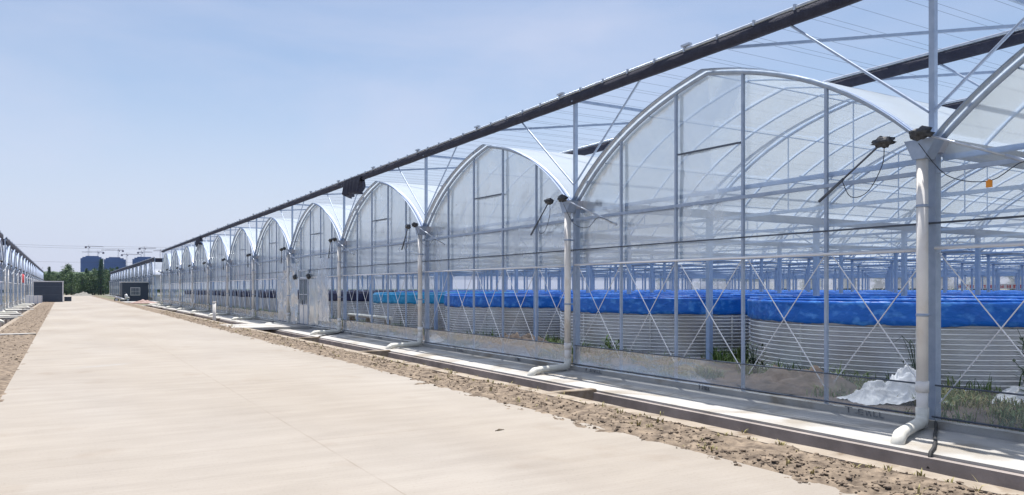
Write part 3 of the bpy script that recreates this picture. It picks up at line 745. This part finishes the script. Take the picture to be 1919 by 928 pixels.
for i in range(420):
    y = 3 + 60*random.random()**1.5; x = random.choice([random.gauss(6.62, 0.05), random.gauss(6.95, 0.1), random.uniform(5.7, 6.6)])
    blades(vg, x, y, z_right(x, y)-0.01 if x < 6.66 else (-0.02 if x < 6.87 else -0.64), random.uniform(0.03, 0.11) if x < 6.87 else random.uniform(0.3,0.66), 6, 0.05, 0.6)
tag(vg.build('verge_weeds', M['grass_dry']), 'sparse dry sprouts along the drainage channel', None, None, 'stuff')

def weed(x, y, h, n, m_, label, seed, leaf=0.10):
    random.seed(seed); root = empty('weed_plant', (x, y, -0.1), label, 'plant')
    st, lf = MB(), MB()
    for i in range(n):
        a = random.uniform(0, 6.28); l = h*random.uniform(0.1, 0.45); hh = h*random.uniform(0.6, 1.05)
        pts = [Vector((math.cos(a)*l*t*t, math.sin(a)*l*t*t, hh*t*(1.15-0.15*t) if i % 3 else hh*math.sin(t*2.1))) for t in (0, .25, .5, .75, 1)]
        st.tube(pts, [0.009, 0.008, 0.007, 0.005, 0.003], 4, False)
        for k in range(14):
            t = random.uniform(0.25, 1); q = pts[0].lerp(pts[-1], t); q.z = hh*t; d_ = Vector((random.gauss(0,1), random.gauss(0,1), random.uniform(-0.2,0.8))).normalized()*leaf*random.uniform(0.6,1.4)
            s_ = d_.cross(Vector((0,0,1))).normalized()*leaf*0.16
            lf._add([q, q+d_*0.5+s_, q+d_, q+d_*0.5-s_], [(0,1,2,3)])
    st.build('stem', m_, root); lf.build('leaves', m_, root)
weed(12.35, 7.6, 0.95, 7, M['weed_dark'], 'tall dark bent weed in front of the tank behind the plastic heap', 1, 0.08)
weed(12.7, 5.95, 1.15, 14, M['weed_dark'], 'bushy dark green weed against the tank right of the nearest downpipe', 2, 0.16)
weed(11.6, 10.4, 0.75, 9, M['weed_dark'], 'low leafy weed between the first and second tanks', 3, 0.13)
weed(11.1, 14.3, 0.6, 12, M['grass'], 'bright green leafy weed behind the second downpipe', 4, 0.14)
# mounds of earth inside
for (x, y, rx, ry, h, lab) in ((11.4, 9.2, 0.8, 1.3, 0.30, 'low reddish earth mound left of the plastic heap'), (11.2, 18.6, 0.9, 2.0, 0.42, 'dark earth mound with weeds in front of the second tank')):
    mb = MB(); mb.grid(lambda u, v: (v*rx*math.cos(6.2832*u), v*ry*math.sin(6.2832*u), h*(1-v*v)*(1+0.8*mnoise.noise(Vector((v*math.cos(6.2832*u)*4, v*math.sin(6.2832*u)*6, x)))) ), 40, 16)
    tag(mb.build('earth_mound', M['soil_in'], None, (x, y, -0.1)), lab, 'earth mound')
p = empty('water_pipe', (11.3, 31.3, 0), 'white pipe lying raised on blocks behind the facade right of the doorway', 'pipe')
mb = MB(); mb.tube([(0,-2.6,0.50),(0,2.6,0.50)], 0.07, 10); mb.build('pipe', M['pvc_end'], p)
for y in (-2.2, 0, 2.2):
    mb = MB(); mb.box(-0.1, 0.1, y-0.08, y+0.08, -0.12, 0.43); mb.build('support_block', M['lip'], p)

def hose(pts, label):
    mb = MB(); mb.tube(pts, 0.022, 8); tag(mb.build('rubber_hose', M['rubber']), label, 'hose')
hose([(9.62,5.66,-0.02),(9.45,5.55,-0.07),(9.1,5.36,-0.078),(8.7,5.12,-0.078),(8.35,4.93,-0.078),(8.1,4.82,-0.085),(8.03,4.80,-0.25)], 'dark hose lying across the walkway beside the nearest downpipe outlet')
hose([(9.62,29.5,-0.02),(9.3,29.3,-0.078),(8.7,28.7,-0.078),(8.2,28.0,-0.078),(8.03,27.7,-0.25)], 'dark hose across the walkway by the downpipe right of the door')
bn = MB(); bn.box(109.52, 109.56, 50.5, 61.5, 1.66, 2.32)
wb = bn.build('wall_banner', M['white']); tag(wb, 'white banner with red lettering on the far wall of the right greenhouse', 'banner')
random.seed(5)
for k in range(13):
    mb = MB(); y0 = 51+0.8*k
    for q in range(5):
        a, b = random.uniform(0, 0.45), random.uniform(0.0, 0.35)
        if q % 2: mb.box(109.505+q*0.002, 109.515+q*0.0005, y0+a*0.2, y0+0.5, 1.78+b, 1.84+b)
        else: mb.box(109.506+q*0.002, 109.516+q*0.0005, y0+a, y0+a+0.07, 1.76, 2.2)
    mb.build('red_character', M['red'], wb)

# ------------------------------------------------------------------ concrete pieces outside
def slab(x0, x1, y0, y1, z0, z1, name, label, cat, group=None, skew=0.0, m_='concrete'):
    mb = MB(); b = 0.012
    cx, cy = (x0+x1)/2, (y0+y1)/2; hx, hy = (x1-x0)/2, (y1-y0)/2
    V = []
    for z, i in ((z0, 0), (z1-b, 0), (z1, b)):
        for sx, sy in ((-1,-1),(1,-1),(1,1),(-1,1)): V.append((sx*(hx-i), sy*(hy-i) + skew*sx*hx, z))
    mb._add(V, [(3,2,1,0),(8,9,10,11)] + [(4*r+k, 4*r+(k+1)%4, 4*r+4+(k+1)%4, 4*r+4+k) for r in range(2) for k in range(4)])
    return tag(mb.build(name, M[m_], None, (cx, cy, 0)), label, cat, group)
for y, lab in ((10.9, 'nearest concrete strut spanning the drainage channel'), (20.7, 'second concrete strut spanning the channel, just before the third downpipe'), (27.6, 'third concrete strut across the channel before the entrance slab')):
    slab(6.84, 8.10, y-0.085, y+0.085, -0.24, -0.075, 'channel_strut', lab, 'concrete strut', 'struts across the channel', 0.0, 'lip')
for k, y in enumerate((48, 58, 68, 78, 88)):
    slab(6.84, 8.10, y-0.085, y+0.085, -0.24, -0.075, 'channel_strut', 'small far concrete strut across the channel beyond the entrance slab', 'concrete strut', 'struts across the channel', 0.0, 'lip')
slab(6.25, 9.5, 33.9, 37.4, -0.09, 0.02, 'entrance_slab', 'flat concrete slab bridging the channel in front of the greenhouse door', 'slab')
slab(6.2, 10.6, 104.5, 112.5, -0.15, 0.0, 'entrance_slab', 'pale concrete apron before the grey hut between the two right greenhouses', 'slab')
p = empty('stub_post', (7.15+0.0, 44.2, 0), 'short grey pipe post standing at the channel beyond the entrance slab', 'post')
mb = MB(); mb.tube([(0,0,-0.68),(0,0,0.92)], 0.085, 12); mb.build('post', M['pvc'], p); mb = MB(); mb.tube([(0,0,0.92),(0,0,0.98)], 0.10, 12); mb.build('cap', M['pvc'], p)
slab(-3.6, -0.84, 32.85, 33.25, -0.12, 0.055, 'ground_beam', 'concrete strip crossing the left soil verge to the road', 'concrete strip')
for k, (y, dx, lab) in enumerate(((52.5, 0.0, 'nearest pale slab over the left channel'), (55.5, 0.15, 'second pale slab over the left channel'), (60.0, -0.1, 'third pale slab over the left channel'),
        (71.0, 0.3, 'long pale slab over the left channel below the near corner of the long greenhouse'), (77.0, 0.1, 'pale slab over the left channel closest to the dark hut'))):
    slab(-4.1+dx, -2.25+dx, y-0.5, y+0.5, -0.075, 0.055, 'channel_slab', lab, 'slab', 'slabs over the left channel', 0.15)
mb = MB(); mb._add([(0,0,0.004),(0.05,0.02,0.012),(0.08,0.05,0.006),(0.03,0.05,0.018),(-0.02,0.03,0.005)], [(0,1,3,4),(1,2,3)])
mb.tube([(-0.05,0,0.006),(0.0,0.02,0.012),(0.09,0.03,0.006)], 0.004, 4)
tag(mb.build('dead_leaf', M['leaf_dead'], None, (4.46, 7.88, 0)), 'small dead leaf lying alone on the road slab', 'leaf')
for (x, y, s, m_, lab) in ((4.1, 205, (2.6, 5, 1.0), 'rubble', 'grey rubble pile at the far end of the road'), (8.6, 104.0, (1.6, 1.8, 0.42), 'debris', 'low reddish debris heap before the grey hut')):
    mb = MB()
    mb.grid(lambda u, v: (v*s[0]*math.cos(6.2832*u), v*s[1]*math.sin(6.2832*u), s[2]*(1-v)*(1+0.5*mnoise.noise(Vector((v*math.cos(6.2832*u)*5, v*math.sin(6.2832*u)*5, x))))), 48, 14, False)
    tag(mb.build('rubble_pile' if m_ == 'rubble' else 'debris_heap', M[m_], None, (x, y, -0.1)), lab, 'pile')

# ------------------------------------------------------------------ huts, scooter, banner
h = empty('site_hut', (-1.55, 112, 0), 'dark grey flat roofed hut at the left edge of the road', 'hut')
mb = MB(); mb.box(-1.62, 1.62, 0, 6, -0.14, 2.52); mb.build('wall', M['hut'], h)
mb = MB(); mb.box(-1.70, 1.70, -0.08, 6.08, 2.52, 2.64); mb.build('roof', M['white'], h)
for x in (-1.6, 1.6):
    mb = MB(); mb.box(x-0.06, x+0.06, -0.05, 0.03, -0.14, 2.515); mb.build('corner_post', M['white'], h)
mb = MB(); mb.box(-1.5, 1.5, -0.012, -0.002, 1.95, 1.99); mb.box(-1.5, 1.5, -0.012, -0.002, 0.9, 0.93); mb.build('panel_joint', M['steel_dark'], h)
h = empty('grey_hut', (8.95, 121, 0), 'dark grey hut with a white barred window between the right greenhouses', 'hut')
mb = MB(); mb.box(-1.68, 1.68, 0, 5, -0.16, 2.55); mb.build('wall', M['hut'], h)
mb = MB(); mb.box(-1.75, 1.75, -0.08, 5.08, 2.55, 2.68); mb.build('roof', M['white'], h)
mb = MB(); mb.box(-0.62, 0.62, -0.05, -0.005, 0.72, 1.86); w = mb.build('window', M['white'], h)
mb = MB(); mb.box(-0.54, 0.54, -0.062, -0.052, 0.80, 1.78); mb.build('pane', M['glass'], w)
mb = MB()
for k in range(5): mb.box(-0.40+0.2*k-0.014, -0.40+0.2*k+0.014, -0.08, -0.064, 0.80, 1.78)
mb.box(-0.54, 0.54, -0.083, -0.081, 1.28, 1.31); mb.build('window_bar', M['white'], w)
p = empty('white_tank', (-2.95, 107.5, 0), 'white panelled water box in front of the dark hut', 'water box')
mb = MB(); mb.box(-0.85, 0.85, -0.5, 0.5, -0.1, 0.85); mb.build('body', M['white'], p)
for k in range(5):
    mb = MB(); mb.box(-0.8+0.4*k-0.02, -0.8+0.4*k+0.02, -0.53, -0.5, -0.08, 0.85); mb.build('rib', M['steel'], p)
p = empty('dark_crate', (0.62, 118.0, 0), 'small dark box at the road edge right of the dark hut', 'box')
mb = MB(); mb.box(-0.42, 0.42, -0.3, 0.3, 0.0, 0.55); mb.build('body', M['hut'], p); mb = MB(); mb.box(-0.45, 0.45, -0.33, 0.33, 0.55, 0.60); mb.build('lid', M['steel_dark'], p)

s = empty('scooter', (7.0, 115.8, -0.10), 'white step-through scooter parked in front of the grey hut', 'scooter', None, R(-8))
def part(name, m_, fn, parent=None):
    mb = MB(); fn(mb); return mb.build(name, M[m_], parent or s)
for x in (-0.72, 0.66):
    w = part('wheel', 'rubber', lambda mb: mb.tube([(x+0.24*math.cos(a*math.pi/10), 0, 0.29+0.24*math.sin(a*math.pi/10)) for a in range(21)], 0.055, 8, False))
    part('rim', 'steel_light', lambda mb: mb.tube([(x,-0.04,0.29),(x,0.04,0.29)], 0.17, 12), w)
def body(mb):
    mb.tube([(-1.0,0,0.62),(-0.8,0,0.66),(-0.45,0,0.58),(-0.2,0,0.42),(0.0,0,0.34),(0.3,0,0.34),(0.42,0,0.42)], [0.07,0.17,0.19,0.16,0.11,0.11,0.09], 10)
part('body', 'scooter', body)
part('front_shield', 'scooter', lambda mb: mb.tube([(0.42,0,0.36),(0.50,0,0.6),(0.44,0,0.85),(0.38,0,1.02)], [0.12,0.2,0.2,0.14], 10))
part('front_fender', 'scooter', lambda mb: mb.tube([(0.42,0,0.50),(0.58,0,0.60),(0.74,0,0.57),(0.88,0,0.47)], [0.05,0.085,0.085,0.04], 8))
part('fork', 'steel_dark', lambda mb: mb.tube([(0.44,0,0.7),(0.66,0,0.29)], 0.035, 6))
part('seat', 'rubber', lambda mb: mb.tube([(-0.85,0,0.78),(-0.6,0,0.82),(-0.3,0,0.80),(-0.12,0,0.76)], [0.08,0.12,0.12,0.07], 8))
part('handlebar', 'steel_dark', lambda mb: mb.tube([(0.28,-0.32,1.05),(0.36,-0.15,1.08),(0.38,0,1.08),(0.36,0.15,1.08),(0.28,0.32,1.05)], 0.018, 6))
part('headlight', 'steel_light', lambda mb: mb.blob((0.50,0,0.98), (0.06,0.08,0.07), 1, 0.0))
for y in (-1, 1): part('mirror', 'steel_dark', lambda mb: (mb.tube([(0.34,0.2*y,1.07),(0.32,0.26*y,1.25)], 0.008, 4), mb.blob((0.32,0.27*y,1.28), (0.015,0.06,0.04), 1, 0.0, 8, 5)))
part('rear_box', 'scooter', lambda mb: mb.box(-1.12, -0.86, -0.15, 0.15, 0.74, 0.80))
part('kickstand', 'steel_dark', lambda mb: mb.tube([(-0.25,0.05,0.3),(-0.22,0.22,0.03)], 0.014, 5))

mb = MB(); mb.grid(lambda a, b: (-3.96+0.04*math.sin(a*9), 101+7.5*a, 2.3+1.0*b+0.1*math.sin(a*3.14)), 20, 3)
o = mb.build('red_banner', M['red']); so_ = o.modifiers.new('thick', 'SOLIDIFY'); so_.thickness = 0.01
tag(o, 'faded red banner hung on the facade of the left greenhouse', 'banner')

# ------------------------------------------------------------------ trees
def make_tree(kind, seed):
    random.seed(seed); root = bpy.data.objects.new({'c': 'conifer_tree', 'b': 'leafy_tree'}[kind], None); col.objects.link(root)
    H = 9.5 if kind == 'c' else 6.8
    mb = MB(); mb.tube([(0,0,-0.3),(0.05,0,H*0.4),(0,0.05,H*0.9)], [0.2,0.13,0.03], 7); tk = mb.build('trunk', M['bark'], root)
    mb = MB(); lf = MB()
    nb = 70 if kind == 'c' else 46
    for i in range(nb):
        t = (i+0.5)/nb; a = i*2.399 + random.uniform(-0.4, 0.4)
        if kind == 'c':
            z = H*(0.10+0.88*t); r = (1-t)**0.85*2.0*random.uniform(0.65, 1.15) + 0.08; tip = Vector((math.cos(a)*r, math.sin(a)*r, z-0.12*r)); cs, n_ = 0.32+0.4*(1-t), 34
        else:
            z = H*(0.07+0.88*t); r = math.sin(math.pi*(0.2+0.76*t))*2.5*random.uniform(0.35, 1.15); tip = Vector((math.cos(a)*r, math.sin(a)*r, z+random.uniform(0,0.5))); cs, n_ = random.uniform(0.5, 0.95), 50
        mb.tube([(0,0,z-0.5*(kind == 'b')), tip*0.6+Vector((0,0,z*0.4)), tip], [0.05,0.03,0.01], 4, False)
        for k in range(n_):
            q = tip.lerp(Vector((0,0,z)), random.random()**1.5*0.75) + Vector((random.gauss(0,cs*0.5), random.gauss(0,cs*0.5), random.gauss(0,cs*0.35)))
            n = Vector((random.gauss(0,1), random.gauss(0,1), random.gauss(0.4,1))).normalized(); u = n.orthogonal().normalized()*random.uniform(0.06,0.15); w_ = n.cross(u)
            lf._add([q+u, q+w_*1.1, q-u, q-w_*1.1], [(0,1,2,3)])
    mb.build('limb', M['bark'], tk); lf.build('crown', M['leaf_dark'] if kind == 'c' else M['leaf_mid'], root)
    return root
tp = {('c',0): make_tree('c', 1), ('c',1): make_tree('c', 2), ('b',0): make_tree('b', 3), ('b',1): make_tree('b', 5)}
tused = set()
def tree(kind, v, x, y, s, label, group, sz=None):
    k = (kind, v); o = tp[k] if k not in tused else copy_tree(tp[k]); tused.add(k)
    o.location = (x, y, -0.15); o.scale = (s, s, sz or s); o.rotation_euler.z = random.uniform(0, 6.28)
    tag(o, label, 'tree', group)
random.seed(12)
GT = 'trees closing the end of the road'
tree('c', 0, 9.4, 244, 0.95, 'tallest dark conifer at the end of the road, under the second hazy tower', GT, 1.08)
tree('c', 1, 5.8, 246, 0.80, 'dark conifer left of the tallest one at the end of the road', GT)
tree('c', 1, -3.2, 250, 0.75, 'slim conifer just beyond the end of the left greenhouse', GT, 0.85)
tree('c', 0, 13.2, 241, 0.85, 'conifer beside the end of the farther right greenhouse', GT)
for i in range(54):
    x = -16 + 40*(i+random.random())/54; y = random.uniform(238, 268)
    side = 'left of the slim conifer behind the dark hut' if x < -3.2 else ('between the slim conifer and the rubble pile at the road end' if x < 4 else ('behind the rubble pile and the dark conifers' if x < 11 else 'right of the dark conifers behind the farther right greenhouse'))
    tree('b', i % 2, x, y, random.uniform(0.75, 1.15), 'green leafy tree ' + side, 'leafy trees ' + side)
for i in range(22):
    x = -30 + 75*(i+random.random())/22; tree('b', (i+1) % 2, x, random.uniform(290, 340), random.uniform(1.1, 1.5), 'hazier green tree behind the belt at the end of the road', 'second line of trees beyond the road')
for i in range(34):
    y = -10 + 118*(i+random.random())/34+30; tree('b', i % 2, 117+random.uniform(0, 8), y, random.uniform(0.7, 1.0), 'green tree glimpsed beyond the far wall of the right greenhouse', 'trees beyond the greenhouse far wall')
# wooded hill
mb = MB()
def hz_(x, y): 
    return -0.3 + 13*math.exp(-((x+10)/95)**2)*math.exp(-((y-640)/90)**2) + 9*math.exp(-((x-150)/120)**2)*math.exp(-((y-700)/90)**2)
mb.grid(lambda a, b: (-400+900*a, 460+420*b, hz_(-400+900*a, 460+420*b) + (1.3*mnoise.noise(Vector((a*160, b*70, 1))) + 0.9*mnoise.noise(Vector((a*420, b*200, 1))) if 0.03 < b < 0.97 else -2)), 260, 60, True)
structure('wooded_hill', mb, M['hill'])

# ------------------------------------------------------------------ towers, cranes, power line
ce, se = math.cos(R(30.5)), math.sin(R(30.5))
def from_view(px, dist):          # bearing from the road, in metres
    u = (px-960)/1430.0; return (dist*(u*ce+se), dist*(ce-u*se))
def tower(px, dist, w, h, steps, label):
    x, y = from_view(px, dist); t = empty('tower_block', (x, y, 0), label, 'high-rise', None, -math.atan2(x, y))
    mb = MB(); mb.box(-w/2, w/2, -8, 8, -1, h*0.93); mb.build('wall', M['tower'], t)
    mb = MB()
    for k, (a, b, hh) in enumerate(steps): mb.box(w*a, w*b, -7.9+k*0.1, 7.9-k*0.1, h*0.93, h*hh)
    mb.build('roof', M['tower'], t)
    mb = MB(); z = 3.0
    while z < h*0.92: mb.box(-w/2-0.25, w/2+0.25, -8.3, 8.3, z-0.18, z+0.18); z += 3.0
    mb.build('floor_edges', M['tower_band'], t)
    if label.startswith('hazy blue tower with a lower'):
        mb = MB(); mb.box(w/2, w/2+9, -7, 7, -1, h*0.74); mb.build('wing', M['tower'], t)
tower(173, 1300, 34, 57, [(-0.42,0.42,0.97),(-0.28,0.3,1.0)], 'leftmost hazy blue tower block behind the trees')
tower(216, 1300, 33, 55, [(-0.42,0.40,0.97),(-0.28,0.24,1.0)], 'hazy blue tower with a lower wing at its right, in the middle of the three')
tower(271, 1300, 36, 55.5, [(-0.42,0.42,0.97),(-0.30,0.3,1.0)], 'rightmost hazy blue tower block rising behind the farther right greenhouse')
def crane(px, top, jib_l, jib_r, base, label, cw):
    dist = 1310; x, y = from_view(px, dist); c = empty('tower_crane', (x, y, 0), label, 'crane', 'cranes over the distant towers', -math.atan2(x, y))
    H = EYE + (541-top)*dist/1430; k = dist/1430
    def lattice(mb, p, q, w, n):
        p, q = Vector(p), Vector(q); d_ = (q-p).normalized(); u = d_.cross(Vector((0,1,0))).normalized()*w/2; v_ = Vector((0,1,0))*w/2
        cs = [u+v_, u-v_, -u-v_, -u+v_]
        for cc in cs: mb.bar(p+cc, q+cc, 0.22)
        for i in range(n):
            a, b = p.lerp(q, i/n), p.lerp(q, (i+1)/n)
            for j in range(4): mb.bar(a+cs[j], b+cs[(j+1)%4], 0.14)
    mb = MB(); lattice(mb, (0,0,0), (0,0,H+1), 1.7, 26); mb.build('mast', M['crane'], c)
    mb = MB(); lattice(mb, ((jib_l-px)*k,0,H), ((jib_r-px)*k,0,H+0.6), 1.0, 24); mb.build('jib', M['crane'], c)
    mb = MB(); mb.tube([(0,0,H),(0,0,H+3.2)], [0.7,0.1], 4); mb.tube([(0,0,H+3.2),((jib_l-px)*k*0.8,0,H+0.5)], 0.1, 4); mb.tube([(0,0,H+3.2),((jib_r-px)*k*0.8,0,H+0.6)], 0.1, 4); mb.build('apex', M['crane'], c)
    mb = MB(); e = (cw-px)*k; mb.box(e-1.6, e+1.6, -1, 1, H-2.6, H+0.4); mb.build('counterweight', M['crane'], c)
    mb = MB(); mb.box(0.9, 2.3, -0.8, 0.8, H-2.2, H-0.3); mb.build('cab', M['crane'], c)
crane(166.5, 462.5, 161, 191, 480, 'tall crane over the leftmost tower, jib to the right', 162)
crane(184, 473, 158, 194, 480, 'low crane over the right half of the leftmost tower', 193)
crane(222.5, 469.5, 194, 231, 480, 'crane over the middle tower with its long jib to the left', 230)
crane(238, 477.5, 229, 262, 482, 'low crane over the wing of the middle tower', 230)
crane(271, 465.5, 262, 291, 480, 'tall crane over the rightmost tower', 263)
crane(265.5, 473, 259, 284, 480, 'low crane at the left of the rightmost tower', 260)
crane(301, 470.5, 289, 308, 480, 'crane rising just left of the end of the long greenhouse rail', 307)
def power_line(zs, yy, label):
    o = empty('power_line', (0, yy, 0), label, 'power line')
    for z0 in zs:
        mb = MB(); mb.tube([(-160+40*i, 0, z0 + 0.0009*(-160+40*i+20)**2*0.3 - 0.01*(-160+40*i)) for i in range(11)], 0.03, 4, False); mb.build('wire', M['cable'], o)
    for x in (-160, 240):
        mb = MB(); mb.tube([(x,0,-0.2),(x,0,max(zs)+9)], [0.25,0.14], 8); mb.bar((x-1.6,0,max(zs)+6.6),(x+1.6,0,max(zs)+6.6), 0.15); mb.build('pole', M['rubble'], o)
power_line((13.6, 14.2), 262, 'upper pair of thin wires crossing the sky above the trees')
power_line((9.6,), 268, 'lower thin wire crossing just above the treetops')

# ------------------------------------------------------------------ haze
hm = bpy.data.materials.new('haze'); hm.use_nodes = True
n, l = hm.node_tree.nodes, hm.node_tree.links; n.clear()
ho = n.new('ShaderNodeOutputMaterial'); pv = n.new('ShaderNodeVolumePrincipled')
pv.inputs['Color'].default_value = (0.38, 0.58, 1.0, 1); pv.inputs['Density'].default_value = 0.00011; pv.inputs['Anisotropy'].default_value = 0.0
l.new(pv.outputs[0], ho.inputs['Volume'])
mb = MB(); mb.box(-500, 700, -60, 1420, -1.9, 82)
tag(mb.build('haze', hm), 'thin pale haze over the whole place', None, None, 'stuff')
